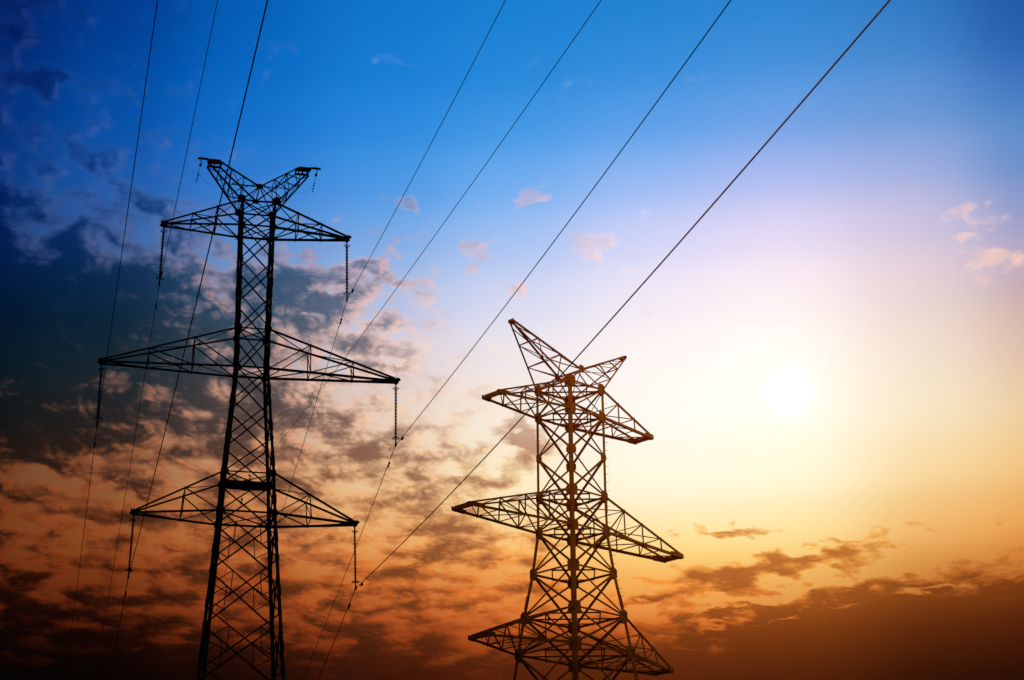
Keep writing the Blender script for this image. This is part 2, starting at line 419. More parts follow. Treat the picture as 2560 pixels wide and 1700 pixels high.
for side in (-1, 1):
    m = MB(); zt = 37.174 + DZ; zc = 38.173 + DZ
    tip = V((side*4.45, 0, 40.14 + DZ))
    outer = {s: (P((side, s), 1.3, zt), tip + V((0, s*0.10, -0.04))) for s in (-1, 1)}
    inner = {s: (V((0, s*0.93, zc)), tip + V((-side*0.12, s*0.10, 0.04))) for s in (-1, 1)}
    for s in (-1, 1):
        n = (0, s, 0)
        for k0, k1 in ((0.34, 0.30), (0.66, 0.64)):
            m.angle(at(outer[s], k0), at(inner[s], k1), 0.05, n)
        m.angle(at(outer[s], 0.34), at(inner[s], 0.0), 0.045, n, flip=-1); m.angle(at(outer[s], 0.66), at(inner[s], 0.30), 0.04, n, flip=-1)
        m.angle(at(outer[s], 0.9), at(inner[s], 0.64), 0.04, n, flip=-1)
    for k in (0.34, 0.66):
        m.angle(at(outer[-1], k), at(outer[1], k), 0.045, (side, 0, 0)); m.angle(at(inner[-1], k - 0.03), at(inner[1], k - 0.03), 0.05, (0, 0, 1))
    m.angle(at(outer[-1], 0.0), at(outer[1], 0.34), 0.045, (side, 0, 0)); m.angle(at(outer[-1], 0.34), at(outer[1], 0.66), 0.04, (side, 0, 0))
    m.angle(at(inner[1], 0.0), at(inner[-1], 0.30), 0.05, (0, 0, 1)); m.angle(at(inner[1], 0.30), at(inner[-1], 0.64), 0.05, (0, 0, 1))
    peak = m.build('peak_horn', M_GLARE_BROWN, T2)
    for s in (-1, 1):
        c = MB(); c.angle(*outer[s], 0.065, (0, s, 0)); c.build('chord', M_GLARE_BROWN, peak)
        c = MB(); c.angle(*inner[s], 0.085, (0, s, 0)); c.build('chord', M_GLARE_BROWN, peak)
    e = MB(); e.angle(tip + V((0, -0.2, 0)), tip + V((0, 0.2, 0)), 0.16, (side, 0, 0), t=0.04)
    for s in (-1, 1):
        e.plate(tip + V((-side*0.22, s*0.11, -0.07)), (0, s, 0), (0, 0, 1), [(-.2, -.10), (.2, -.05), (.2, .06), (-.15, .08)] if side*s > 0 else [(-.2, -.05), (.2, -.10), (.15, .08), (-.2, .06)], 0.02)
    e.build('end_plate', M_GLARE_BROWN, peak)
m = MB(); zc = 38.173 + DZ; zt = 37.174 + DZ
m.angle((0, -0.93, zc), (0, 0.93, zc), 0.075, (0, 0, 1))
for s in (-1, 1):
    for sx in (-1, 1):
        m.angle((0, s*0.93, zc), P((sx, s), 1.3, zt), 0.085, (0, s, 0)); m.angle((0, s*0.93, zc - 0.03), P((sx, -s), 1.3, zt), 0.045, (0, 0, 1))
        m.angle((0, s*0.93, zc), V((sx*1.45, s*0.62, 38.75 + DZ)), 0.05, (0, s, 0))
    gusset(m, V((0, s*0.95, zc)), (0, s, 0), 0.23, 7)
m.build('peak_saddle', M_GLARE_BROWN, T2)

# ------------------------------------------------------------------ insulator strings (each a thing of its own, hanging from an arm end)
A1 = 0.227; U = V((math.cos(A1), math.sin(A1), 0)); Dv = V((-math.sin(A1), math.cos(A1), 0)); B1 = V((-14.711, 110.062, 0))
def w1(s, d, z): return B1 + U*s + Dv*d + V((0, 0, z + DZ))
clamps = {}
ins = [('top', -1, 5.274, 47.849, -5.361, 44.161, 'left', 'top'), ('top', 1, 5.274, 47.849, 5.355, 44.089, 'right', 'top'),
       ('mid', -1, 8.267, 39.262, -8.305, 35.627, 'left', 'middle'), ('mid', 1, 8.267, 39.262, 8.296, 35.489, 'right', 'middle'),
       ('low', -1, 6.042, 30.729, -6.146, 27.174, 'left', 'lowest'), ('low', 1, 6.042, 30.729, 6.161, 27.099, 'right', 'lowest')]
for nm, side, L, zt, cs, cz, lr, hgt in ins:
    top = w1(side*L, 0, zt - 0.14); bot = w1(cs, 0, cz); d = bot - top; ln = d.length; d.normalize()
    root = empty('insulator_string', top)
    tag(root, 'dark ribbed insulator hanging from the %s end of the black pylon\'s %s arm' % (lr, hgt), 'insulator', 'insulators hanging from the black pylon')
    def rel(t): return d*(ln*t)
    r = MB()
    prof = [(0, 0.03)]; h = 0.36; k = 0; end = ln*0.885
    prof.append((h - 0.02, 0.03))
    while h < end:
        R_ = 0.088 if k % 3 == 0 else 0.066
        prof += [(h, 0.034), (h + 0.012, R_), (h + 0.022, R_), (h + 0.038, 0.034)]; h += 0.066; k += 1
    prof += [(end + 0.03, 0.03)]
    r.lathe((0, 0, 0), d, prof, 14); r.build('ribbed_rod', M_PORC, root)
    r = MB(); r.ring(d*0.26, d, 0.165, 0.016); r.rod(d*0.26 + U*0.16, d*0.26 - U*0.16, 0.012); r.build('corona_ring', M_BLACK, root)
    r = MB(); r.ring(d*(ln*0.893), d, 0.205, 0.020); r.rod(d*(ln*.893) + U*0.2, d*(ln*.893) - U*0.2, 0.014); r.build('corona_ring', M_BLACK, root)
    r = MB(); r.rod((0, 0, 0.1), d*0.36, 0.035, 8, 0.045); r.build('end_fitting', M_BLACK, root)
    r = MB(); r.rod(d*(ln*0.88), d*(ln*0.96), 0.035); r.build('end_fitting', M_BLACK, root)
    r = MB(); c = d*ln
    r.box(c + V((0, 0, 0.06)), 0.09, 0.09, 0.26); r.rod(c - Dv*0.2 + V((0, 0, -0.01)), c + Dv*0.2 + V((0, 0, -0.01)), 0.055, 8)
    r.build('suspension_clamp', M_BLACK, root)
    clamps[(nm, side)] = bot

# ------------------------------------------------------------------ conductors
Qn = {('top', -1): (-12.0, 75.17, 43.15), ('top', 1): (-0.107, 70.9, 40.6), ('mid', -1): (-11.6, 60.2, 34.55), ('mid', 1): (6.68, 54.9, 31.34),
      ('low', -1): (-6.15, 46.5, 26.66), ('low', 1): (8.17, 39.15, 22.31)}
Qf = {('top', -1): (-35.385, 173.384, 34.571), ('top', 1): (-23.848, 171.218, 33.971), ('mid', -1): (-31.98, 146.522, 29.234), ('mid', 1): (-15.221, 147.818, 29.337),
      ('low', -1): (-24.633, 125.106, 24.936), ('low', 1): (-11.903, 124.791, 24.758)}
def span(P0, Q, length, k):
    """sagging wire from P0 through Q, horizontally to the given length; k = curvature"""
    h = V((Q.x - P0.x, Q.y - P0.y, 0)); D = h.length; h.normalize()
    s0 = (Q.z - P0.z)/D - k*D
    out = []; n = 60
    for i in range(n + 1):
        x = length*(i/n)**1.25
        out.append(V((P0.x, P0.y, P0.z)) + h*x + V((0, 0, s0*x + k*x*x)))
    return out
def along(pts, dist):
    acc = 0
    for a, b in zip(pts, pts[1:]):
        l = (b - a).length
        if acc + l >= dist: return a.lerp(b, (dist - acc)/l), (b - a).normalized()
        acc += l
def damper(par, org, pts, dist, mat):
    c, t = along(pts, dist); c = c - org
    m = MB(); m.box(c + V((0, 0, -0.05)), 0.07, 0.07, 0.14)
    lo = c + V((0, 0, -0.12))
    m.tube([lo - t*0.24 + V((0, 0, -0.01)), lo, lo + t*0.24 + V((0, 0, -0.01))], 0.012, 6)
    for s in (-1, 1): m.lathe(lo + t*(0.12*s), t*s, [(0, 0.03), (0.02, 0.058), (0.13, 0.05), (0.17, 0.03)], 10)
    m.build('vibration_damper', mat, par)
names = {('top', -1): 'left wire from the top arm of the black pylon', ('top', 1): 'right wire from the top arm of the black pylon',
         ('mid', -1): 'leftmost wire in the sky, held by the black pylon\'s middle arm', ('mid', 1): 'right wire from the middle arm, passing left of the brown pylon',
         ('low', -1): 'thick wire crossing in front of the black pylon\'s left arms to the lowest insulator', ('low', 1): 'thick brown wire crossing the brown pylon down to the lowest right insulator'}
for key, P0 in clamps.items():
    qn = V(Qn[key]) + V((0, 0, DZ)); qf = V(Qf[key]) + V((0, 0, DZ))
    near = span(P0, qn, 150.0, 0.00035); far = span(P0, qf, 210.0, 0.00045)
    rad = {('top', -1): 0.017, ('top', 1): 0.017, ('mid', -1): 0.018, ('mid', 1): 0.019, ('low', -1): 0.021, ('low', 1): 0.022}[key]
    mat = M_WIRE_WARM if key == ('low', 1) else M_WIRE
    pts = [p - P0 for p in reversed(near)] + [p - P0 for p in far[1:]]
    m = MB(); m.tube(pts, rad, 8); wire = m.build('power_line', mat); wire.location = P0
    tag(wire, names[key], 'power line', 'wires strung from the black pylon')
    damper(wire, P0, near, 2.2, M_BLACK); damper(wire, P0, far, 2.2, M_BLACK)
# thin optical cable clamped to the body of the black pylon
P0 = w1(-0.099, 0, 32.722)
near = span(P0, V((1.93, 38.15, 21.80)) + V((0, 0, DZ)), 150, 0.0003); far = span(P0, V((-20.25, 132.766, 26.358)) + V((0, 0, DZ)), 120, 0.0004)
m = MB(); m.tube([p - P0 for p in reversed(near)] + [p - P0 for p in far[1:]], 0.0095, 6)
wire = m.build('thin_cable', M_WIRE); wire.location = P0
tag(wire, 'very thin cable running to the deck inside the black pylon', 'cable')
damper(wire, P0, far, 1.6, M_BLACK)

# ------------------------------------------------------------------ unused earth-wire fittings hanging from the peak brackets
for side, lr in ((-1, 'left'), (1, 'right')):
    top = w1(side*3.36, -0.45, 51.98 - 0.12)
    root = empty('hanging_fitting', top)
    tag(root, 'short chain of fittings dangling from the %s peak of the black pylon' % lr, 'cable fitting', 'fittings dangling from the pylon peaks')
    e = (V((0, 0, -1)) - U*0.17).normalized()
    m = MB(); m.ring(e*0.07, Dv, 0.05, 0.012, 14, 6); m.rod(e*0.1, e*1.42, 0.012, 6); m.build('link_rod', M_BLACK, root)
    m = MB(); m.lathe(e*0.16, e, [(0, .03), (.03, .07), (.17, .075), (.2, .03)], 10); m.build('insulator_disc', M_BLACK, root)
    for h, r_ in ((.78, .045), (.92, .05), (1.14, .042), (1.30, .03)):
        m = MB(); m.lathe(e*h, e, [(0, .015), (.02, r_), (.09, r_*0.8), (.12, .015)], 8); m.build('clamp_weight', M_BLACK, root)
    m = MB(); a = e*0.9; b = -U*side*1.35 + V((0, 0, -1.45)); 
    m.tube([a.lerp(b, k) + V((0, 0, -0.28*math.sin(math.pi*k)**0.9 if 0 < k < 1 else 0)) for k in [i/14 for i in range(15)]], 0.0045, 5)
    m.build('loose_lead', M_WIRE, root)

# ------------------------------------------------------------------ ground
m = MB(); N = 48; R = 9000
m.v = [(R*math.cos(2*math.pi*i/N), R*math.sin(2*math.pi*i/N), 0) for i in range(N)]; m.f = [tuple(range(N))]
g = m.build('ground', ground_mat()); tag(g, 'dark open field reaching the horizon', kind='structure')

# ------------------------------------------------------------------ world: dusk sky as a function of azimuth and elevation
AZ = [-16.0, -12.0, -8.0, -4.0, 0.0, 4.0, 8.0, 12.0, 16.0]
EL = [9.5, 11.115, 12.731, 14.346, 15.962, 17.577, 19.192, 20.808, 22.423, 24.038, 25.654, 27.269, 28.885, 30.5]
CLEAR = [
    [(0.052, 0.015, 0.007), (0.071, 0.023, 0.011), (0.211, 0.091, 0.042), (0.377, 0.185, 0.089), (0.395, 0.223, 0.13), (0.356, 0.249, 0.191), (0.279, 0.249, 0.258), (0.165, 0.227, 0.33), (0.088, 0.227, 0.432), (0.043, 0.204, 0.455), (0.021, 0.184, 0.443), (0.008, 0.161, 0.416), (0.008, 0.132, 0.384), (0.008, 0.132, 0.383)],
    [(0.107, 0.036, 0.019), (0.121, 0.042, 0.022), (0.305, 0.137, 0.061), (0.493, 0.257, 0.126), (0.532, 0.323, 0.189), (0.498, 0.356, 0.272), (0.448, 0.397, 0.395), (0.346, 0.396, 0.505), (0.264, 0.39, 0.599), (0.16, 0.353, 0.646), (0.066, 0.319, 0.65), (0.024, 0.29, 0.62), (0.009, 0.246, 0.57), (0.006, 0.236, 0.56)],
    [(0.233, 0.089, 0.042), (0.234, 0.09, 0.042), (0.463, 0.214, 0.096), (0.681, 0.384, 0.197), (0.749, 0.509, 0.315), (0.743, 0.582, 0.469), (0.697, 0.625, 0.618), (0.568, 0.602, 0.72), (0.434, 0.566, 0.778), (0.27, 0.504, 0.805), (0.14, 0.456, 0.801), (0.073, 0.419, 0.775), (0.05, 0.386, 0.728), (0.045, 0.373, 0.707)],
    [(0.359, 0.15, 0.066), (0.36, 0.151, 0.066), (0.633, 0.316, 0.149), (0.85, 0.547, 0.304), (0.918, 0.731, 0.514), (0.918, 0.796, 0.671), (0.874, 0.802, 0.782), (0.759, 0.772, 0.872), (0.581, 0.704, 0.893), (0.374, 0.62, 0.897), (0.23, 0.557, 0.873), (0.135, 0.502, 0.84), (0.098, 0.471, 0.804), (0.086, 0.455, 0.781)],
    [(0.426, 0.184, 0.075), (0.425, 0.184, 0.075), (0.785, 0.422, 0.193), (0.958, 0.682, 0.384), (0.993, 0.885, 0.689), (0.986, 0.926, 0.829), (0.964, 0.915, 0.888), (0.895, 0.882, 0.937), (0.741, 0.802, 0.948), (0.535, 0.714, 0.944), (0.346, 0.629, 0.913), (0.202, 0.549, 0.866), (0.138, 0.508, 0.828), (0.113, 0.489, 0.805)],
    [(0.425, 0.19, 0.069), (0.431, 0.194, 0.071), (0.86, 0.506, 0.229), (0.994, 0.798, 0.467), (1, 0.951, 0.803), (1, 0.979, 0.918), (0.998, 0.976, 0.949), (0.97, 0.939, 0.953), (0.884, 0.87, 0.966), (0.703, 0.774, 0.962), (0.456, 0.665, 0.931), (0.277, 0.579, 0.881), (0.176, 0.525, 0.835), (0.141, 0.502, 0.811)],
    [(0.354, 0.157, 0.053), (0.395, 0.186, 0.067), (0.805, 0.5, 0.23), (0.973, 0.805, 0.482), (0.996, 0.939, 0.772), (1, 0.974, 0.893), (1, 0.979, 0.938), (0.994, 0.954, 0.945), (0.949, 0.893, 0.952), (0.782, 0.786, 0.949), (0.528, 0.669, 0.917), (0.339, 0.593, 0.875), (0.217, 0.531, 0.83), (0.18, 0.509, 0.81)],
    [(0.211, 0.083, 0.023), (0.283, 0.126, 0.043), (0.632, 0.361, 0.158), (0.888, 0.619, 0.331), (0.958, 0.793, 0.542), (0.97, 0.877, 0.718), (0.956, 0.881, 0.797), (0.923, 0.841, 0.822), (0.86, 0.796, 0.859), (0.71, 0.722, 0.881), (0.493, 0.628, 0.856), (0.331, 0.558, 0.824), (0.216, 0.496, 0.778), (0.202, 0.492, 0.775)],
    [(0.146, 0.05, 0.011), (0.248, 0.105, 0.035), (0.587, 0.303, 0.126), (0.84, 0.509, 0.24), (0.921, 0.69, 0.406), (0.912, 0.759, 0.548), (0.85, 0.713, 0.608), (0.762, 0.639, 0.644), (0.616, 0.602, 0.748), (0.423, 0.545, 0.77), (0.313, 0.512, 0.764), (0.194, 0.396, 0.696), (0.145, 0.337, 0.64), (0.146, 0.337, 0.64)],
]
DARK = [
    [(0.015, 0.003, 0.004), (0.021, 0.006, 0.006), (0.069, 0.027, 0.02), (0.126, 0.059, 0.041), (0.119, 0.073, 0.056), (0.067, 0.084, 0.088), (0.028, 0.095, 0.133), (0.002, 0.094, 0.191), (0, 0.109, 0.282), (0, 0.099, 0.293), (0, 0.097, 0.296), (0, 0.093, 0.286), (0, 0.081, 0.273), (0, 0.081, 0.273)],
    [(0.037, 0.013, 0.009), (0.043, 0.015, 0.011), (0.114, 0.048, 0.032), (0.185, 0.093, 0.062), (0.2, 0.12, 0.094), (0.142, 0.122, 0.123), (0.093, 0.147, 0.18), (0.048, 0.147, 0.227), (0.044, 0.17, 0.336), (0.039, 0.185, 0.418), (0.017, 0.187, 0.446), (0.008, 0.202, 0.478), (0.002, 0.195, 0.463), (0.002, 0.194, 0.459)],
    [(0.106, 0.041, 0.026), (0.107, 0.042, 0.026), (0.221, 0.106, 0.062), (0.323, 0.172, 0.107), (0.361, 0.227, 0.166), (0.31, 0.232, 0.208), (0.233, 0.241, 0.269), (0.187, 0.271, 0.35), (0.166, 0.293, 0.433), (0.158, 0.315, 0.532), (0.16, 0.346, 0.603), (0.151, 0.372, 0.647), (0.129, 0.369, 0.647), (0.118, 0.362, 0.638)],
    [(0.216, 0.086, 0.044), (0.217, 0.086, 0.044), (0.338, 0.17, 0.087), (0.459, 0.254, 0.148), (0.522, 0.34, 0.236), (0.515, 0.374, 0.312), (0.474, 0.399, 0.395), (0.423, 0.432, 0.5), (0.314, 0.4, 0.538), (0.267, 0.403, 0.614), (0.271, 0.435, 0.682), (0.284, 0.471, 0.731), (0.259, 0.478, 0.741), (0.231, 0.475, 0.737)],
    [(0.308, 0.127, 0.056), (0.308, 0.127, 0.056), (0.448, 0.224, 0.105), (0.587, 0.331, 0.182), (0.672, 0.445, 0.304), (0.7, 0.51, 0.41), (0.706, 0.571, 0.527), (0.676, 0.603, 0.639), (0.607, 0.6, 0.714), (0.528, 0.58, 0.761), (0.455, 0.564, 0.773), (0.386, 0.535, 0.768), (0.334, 0.522, 0.775), (0.295, 0.512, 0.775)],
    [(0.348, 0.152, 0.058), (0.35, 0.153, 0.058), (0.547, 0.277, 0.117), (0.722, 0.42, 0.215), (0.82, 0.564, 0.362), (0.85, 0.653, 0.506), (0.862, 0.727, 0.653), (0.861, 0.766, 0.778), (0.861, 0.794, 0.872), (0.772, 0.744, 0.881), (0.633, 0.676, 0.85), (0.476, 0.585, 0.796), (0.376, 0.534, 0.789), (0.327, 0.51, 0.785)],
    [(0.305, 0.132, 0.043), (0.327, 0.145, 0.048), (0.551, 0.281, 0.108), (0.752, 0.441, 0.205), (0.86, 0.592, 0.347), (0.907, 0.708, 0.518), (0.932, 0.805, 0.709), (0.933, 0.841, 0.838), (0.899, 0.822, 0.88), (0.814, 0.761, 0.877), (0.682, 0.677, 0.846), (0.536, 0.594, 0.81), (0.404, 0.531, 0.788), (0.354, 0.506, 0.781)],
    [(0.181, 0.068, 0.018), (0.221, 0.09, 0.027), (0.424, 0.204, 0.074), (0.626, 0.345, 0.144), (0.758, 0.478, 0.247), (0.833, 0.607, 0.408), (0.874, 0.718, 0.603), (0.909, 0.774, 0.736), (0.896, 0.772, 0.793), (0.822, 0.738, 0.813), (0.662, 0.631, 0.794), (0.521, 0.562, 0.772), (0.373, 0.495, 0.757), (0.35, 0.486, 0.758)],
    [(0.123, 0.038, 0.007), (0.18, 0.066, 0.019), (0.364, 0.165, 0.06), (0.561, 0.296, 0.118), (0.691, 0.412, 0.199), (0.756, 0.526, 0.337), (0.793, 0.622, 0.503), (0.874, 0.69, 0.632), (0.848, 0.685, 0.677), (0.749, 0.645, 0.718), (0.483, 0.505, 0.681), (0.38, 0.444, 0.661), (0.311, 0.428, 0.662), (0.312, 0.429, 0.662)],
]
LIGHT = [
    [(0.06, 0.019, 0.011), (0.096, 0.032, 0.017), (0.302, 0.115, 0.05), (0.418, 0.189, 0.087), (0.443, 0.223, 0.119), (0.389, 0.234, 0.157), (0.289, 0.226, 0.216), (0.204, 0.21, 0.296), (0.161, 0.228, 0.409), (0.164, 0.273, 0.525), (0.157, 0.259, 0.531), (0.148, 0.218, 0.486), (0.133, 0.175, 0.431), (0.133, 0.174, 0.43)],
    [(0.119, 0.042, 0.021), (0.139, 0.05, 0.024), (0.409, 0.162, 0.069), (0.544, 0.246, 0.114), (0.6, 0.311, 0.175), (0.58, 0.329, 0.223), (0.52, 0.332, 0.285), (0.41, 0.319, 0.374), (0.326, 0.359, 0.522), (0.264, 0.385, 0.638), (0.221, 0.373, 0.672), (0.184, 0.343, 0.657), (0.155, 0.312, 0.625), (0.148, 0.307, 0.619)],
    [(0.251, 0.097, 0.041), (0.252, 0.098, 0.042), (0.564, 0.234, 0.101), (0.738, 0.352, 0.169), (0.822, 0.499, 0.308), (0.847, 0.565, 0.419), (0.854, 0.618, 0.528), (0.797, 0.601, 0.578), (0.627, 0.558, 0.653), (0.418, 0.525, 0.742), (0.352, 0.509, 0.779), (0.338, 0.487, 0.779), (0.295, 0.458, 0.76), (0.274, 0.45, 0.751)],
    [(0.379, 0.156, 0.066), (0.38, 0.156, 0.066), (0.694, 0.302, 0.134), (0.893, 0.493, 0.235), (0.944, 0.686, 0.451), (0.972, 0.777, 0.617), (0.992, 0.834, 0.74), (0.978, 0.803, 0.752), (0.856, 0.704, 0.738), (0.663, 0.651, 0.797), (0.525, 0.633, 0.858), (0.465, 0.589, 0.849), (0.395, 0.55, 0.83), (0.362, 0.539, 0.822)],
    [(0.445, 0.19, 0.075), (0.445, 0.19, 0.075), (0.838, 0.386, 0.165), (0.983, 0.611, 0.284), (0.989, 0.806, 0.545), (0.996, 0.891, 0.74), (1, 0.915, 0.842), (0.991, 0.88, 0.848), (0.942, 0.809, 0.825), (0.857, 0.762, 0.852), (0.714, 0.73, 0.901), (0.579, 0.667, 0.886), (0.47, 0.61, 0.863), (0.431, 0.599, 0.854)],
    [(0.445, 0.198, 0.069), (0.451, 0.201, 0.071), (0.904, 0.449, 0.186), (1, 0.686, 0.321), (1, 0.877, 0.626), (1, 0.947, 0.827), (1, 0.961, 0.919), (0.996, 0.943, 0.931), (0.977, 0.902, 0.922), (0.93, 0.844, 0.919), (0.823, 0.787, 0.92), (0.671, 0.72, 0.903), (0.528, 0.64, 0.873), (0.473, 0.616, 0.857)],
    [(0.369, 0.163, 0.053), (0.41, 0.185, 0.063), (0.813, 0.427, 0.174), (0.977, 0.693, 0.332), (0.992, 0.874, 0.615), (0.998, 0.946, 0.821), (1, 0.974, 0.928), (0.999, 0.961, 0.943), (0.988, 0.921, 0.936), (0.932, 0.856, 0.931), (0.831, 0.795, 0.92), (0.697, 0.724, 0.899), (0.532, 0.624, 0.858), (0.471, 0.587, 0.839)],
    [(0.22, 0.087, 0.023), (0.29, 0.122, 0.039), (0.631, 0.321, 0.127), (0.882, 0.564, 0.26), (0.946, 0.737, 0.448), (0.97, 0.839, 0.64), (0.984, 0.885, 0.77), (0.99, 0.881, 0.816), (0.975, 0.847, 0.83), (0.911, 0.794, 0.849), (0.788, 0.742, 0.86), (0.643, 0.668, 0.852), (0.49, 0.592, 0.821), (0.468, 0.584, 0.818)],
    [(0.154, 0.053, 0.011), (0.253, 0.102, 0.032), (0.578, 0.278, 0.108), (0.824, 0.482, 0.213), (0.904, 0.635, 0.349), (0.933, 0.734, 0.497), (0.954, 0.789, 0.644), (0.992, 0.816, 0.729), (0.984, 0.805, 0.759), (0.889, 0.747, 0.76), (0.662, 0.643, 0.76), (0.498, 0.54, 0.759), (0.428, 0.505, 0.741), (0.429, 0.506, 0.741)],
]
COV = [
    [0.951, 0.908, 0.66, 0.541, 0.589, 0.776, 0.907, 0.9, 0.761, 0.629, 0.587, 0.517, 0.537, 0.538],
    [0.926, 0.91, 0.668, 0.545, 0.565, 0.721, 0.824, 0.772, 0.635, 0.542, 0.432, 0.331, 0.281, 0.267],
    [0.874, 0.873, 0.642, 0.548, 0.555, 0.641, 0.683, 0.665, 0.547, 0.327, 0.136, 0.078, 0.059, 0.052],
    [0.822, 0.822, 0.586, 0.555, 0.545, 0.564, 0.556, 0.489, 0.288, 0.102, 0.008, 0, 0, 0],
    [0.798, 0.799, 0.471, 0.425, 0.398, 0.353, 0.284, 0.187, 0.047, 0, 0, 0, 0, 0],
    [0.8, 0.794, 0.357, 0.171, 0.134, 0.09, 0.032, 0, 0, 0, 0, 0, 0, 0],
    [0.799, 0.761, 0.319, 0.015, 0, 0, 0, 0.001, 0, 0, 0, 0, 0, 0],
    [0.799, 0.719, 0.29, 0, 0.001, 0, 0, 0, 0, 0, 0, 0, 0, 0],
    [0.799, 0.654, 0.217, 0, 0, 0, 0, 0, 0, 0, 0, 0, 0, 0],
]

SUN_AZ, SUN_EL = 8.02, 18.77
BLOBS = [ # az, el, half width, half height, rotation (deg), amount : cloud banks and stray puffs
 (-14.0, 26.8, .5, .4, 0, 1.0), (-4.1, 27.95, .45, .2, 0, 1.4), (-3.4, 28.0, .5, .12, -8, 1.3), (-7.1, 28.1, .6, .5, -40, 1.0),
 (0.5, 24.4, .8, .22, 30, 1.95), (2.5, 23.0, 1.0, .5, -30, 1.6), (-0.9, 22.8, .45, .35, 20, 1.5), (0.25, 21.85, .75, .22, 35, 1.8), (4.1, 21.05, .35, .12, 0, 1.9),
 (13.6, 23.2, .8, .35, 10, 1.5), (14.2, 22.0, .9, .38, 10, 1.9), (13.4, 22.55, .5, .13, 20, 1.8), (13.7, 22.4, 1.5, .9, 0, .4), (11.6, 21.5, .25, .1, 0, 1.8),
 (6.1, 15.1, 1.5, .22, 4, 2.0), (-2.9, 24.2, .7, .3, -20, 1.6), (-0.9, 16.5, .9, .25, -5, .9), (0.35, 17.9, .45, .7, 35, 1.4),
 (-4.5, 22.4, .8, .35, -20, .6), (-5.9, 22.0, 1.2, .9, 0, .8), (-3.5, 21.0, 1.5, .8, 0, .4), (-12.3, 21.2, 3.5, 1.1, -8, .7),
 (-2.2, 15.8, 1.6, .6, -10, .7), (-1.2, 14.9, 1.5, .4, 8, .5), (0.6, 14.6, 1.0, .3, 8, .6), (-4.2, 17.3, 1.0, .45, 0, .6),
 (8.0, 14.15, 3.4, .28, 9, 1.7), (11.3, 11.9, 6.2, 1.9, 2, 3.0), (5.9, 13.15, 1.0, .16, 8, -1.5), (6.5, 12.75, .5, .12, 0, -1.0), (3.2, 14.6, 1.6, .6, 0, -.4),
 (7.8, 13.35, 1.7, .10, 9, -1.8), (10.6, 13.85, 1.3, .08, 5, -1.3), (5.8, 12.5, .9, .1, 5, -1.4), (4.9, 12.0, 1.1, .12, 2, -1.0),
 (11.5, 13.25, 1.2, .07, 3, -1.2), (9.0, 12.95, 1.0, .06, 6, -1.1), (7.4, 12.55, .9, .07, 5, -1.3), (3.9, 13.3, .8, .12, 10, .9), (9.9, 14.85, 1.5, .10, 5, 1.0)

]
wd = bpy.data.worlds.new('World'); scene.world = wd; wd.use_nodes = True
nt = wd.node_tree; nt.nodes.clear(); L = nt.links
def nd(t, **k):
    n = nt.nodes.new(t)
    for a, b in k.items(): setattr(n, a, b)
    return n
def setin(sock, v):
    if hasattr(v, 'is_linked') or hasattr(v, 'links'): L.new(v, sock)
    else: sock.default_value = v
def mth(op, a, b=None, c=None, clamp=False):
    n = nd('ShaderNodeMath', operation=op, use_clamp=clamp); setin(n.inputs[0], a)
    if b is not None: setin(n.inputs[1], b)
    if c is not None: setin(n.inputs[2], c)
    return n.outputs[0]
def vm(op, a, b=None, scale=None):
    n = nd('ShaderNodeVectorMath', operation=op); setin(n.inputs[0], a)
    if b is not None: setin(n.inputs[1], b)
    if scale is not None: setin(n.inputs['Scale'], scale)
    return n.outputs['Value'] if op in ('DOT_PRODUCT', 'LENGTH') else n.outputs[0]
def comb(x, y, z=0.0):
    n = nd('ShaderNodeCombineXYZ'); setin(n.inputs[0], x); setin(n.inputs[1], y); setin(n.inputs[2], z); return n.outputs[0]
def sstep(v, a, b, lo=0.0, hi=1.0):
    n = nd('ShaderNodeMapRange', interpolation_type='SMOOTHSTEP'); setin(n.inputs['Value'], v)
    n.inputs['From Min'].default_value = a; n.inputs['From Max'].default_value = b
    n.inputs['To Min'].default_value = lo; n.inputs['To Max'].default_value = hi; return n.outputs[0]
def mixc(f, a, b):
    n = nd('ShaderNodeMix', data_type='RGBA'); setin(n.inputs[0], f); setin(n.inputs[6], a); setin(n.inputs[7], b); return n.outputs[2]

tc = nd('ShaderNodeTexCoord'); dirv = vm('NORMALIZE', tc.outputs['Generated'])
sp = nd('ShaderNodeSeparateXYZ'); L.new(dirv, sp.inputs[0]); X, Y, Z = sp.outputs
DEG = 180/math.pi
az = mth('MULTIPLY', mth('ARCTAN2', X, Y), DEG); el = mth('MULTIPLY', mth('ARCSINE', Z), DEG)
elf = mth('DIVIDE', mth('SUBTRACT', el, EL[0]), EL[-1] - EL[0], clamp=True)
wts = []
for a in AZ:
    q = mth('DIVIDE', mth('SUBTRACT', az, a), 0.62*4.0)
    wts.append(mth('EXPONENT', mth('MULTIPLY', mth('MULTIPLY', q, q), -1.0)))
EPS = 0.0015
tot = EPS
for w in wts: tot = mth('ADD', w, tot)
def field(tab, amb, scalar=False):
    acc = tuple(c*EPS for c in amb)
    for w, col in zip(wts, tab):
        r = nd('ShaderNodeValToRGB'); cr = r.color_ramp; cr.interpolation = 'CARDINAL'
        while len(cr.elements) < len(EL): cr.elements.new(0.5)
        for i, e in enumerate(EL):
            cr.elements[i].position = (e - EL[0])/(EL[-1] - EL[0])
            c = col[i] if not scalar else (col[i],)*3
            cr.elements[i].color = (*c, 1)
        L.new(elf, r.inputs[0])
        acc = vm('ADD', vm('SCALE', r.outputs[0], scale=w), acc)
    return vm('SCALE', acc, scale=mth('DIVIDE', 1.0, tot))
AMB = (0.68, 0.66, 0.66)
clear = field(CLEAR, AMB); dark = field(DARK, AMB); light = field(LIGHT, AMB)
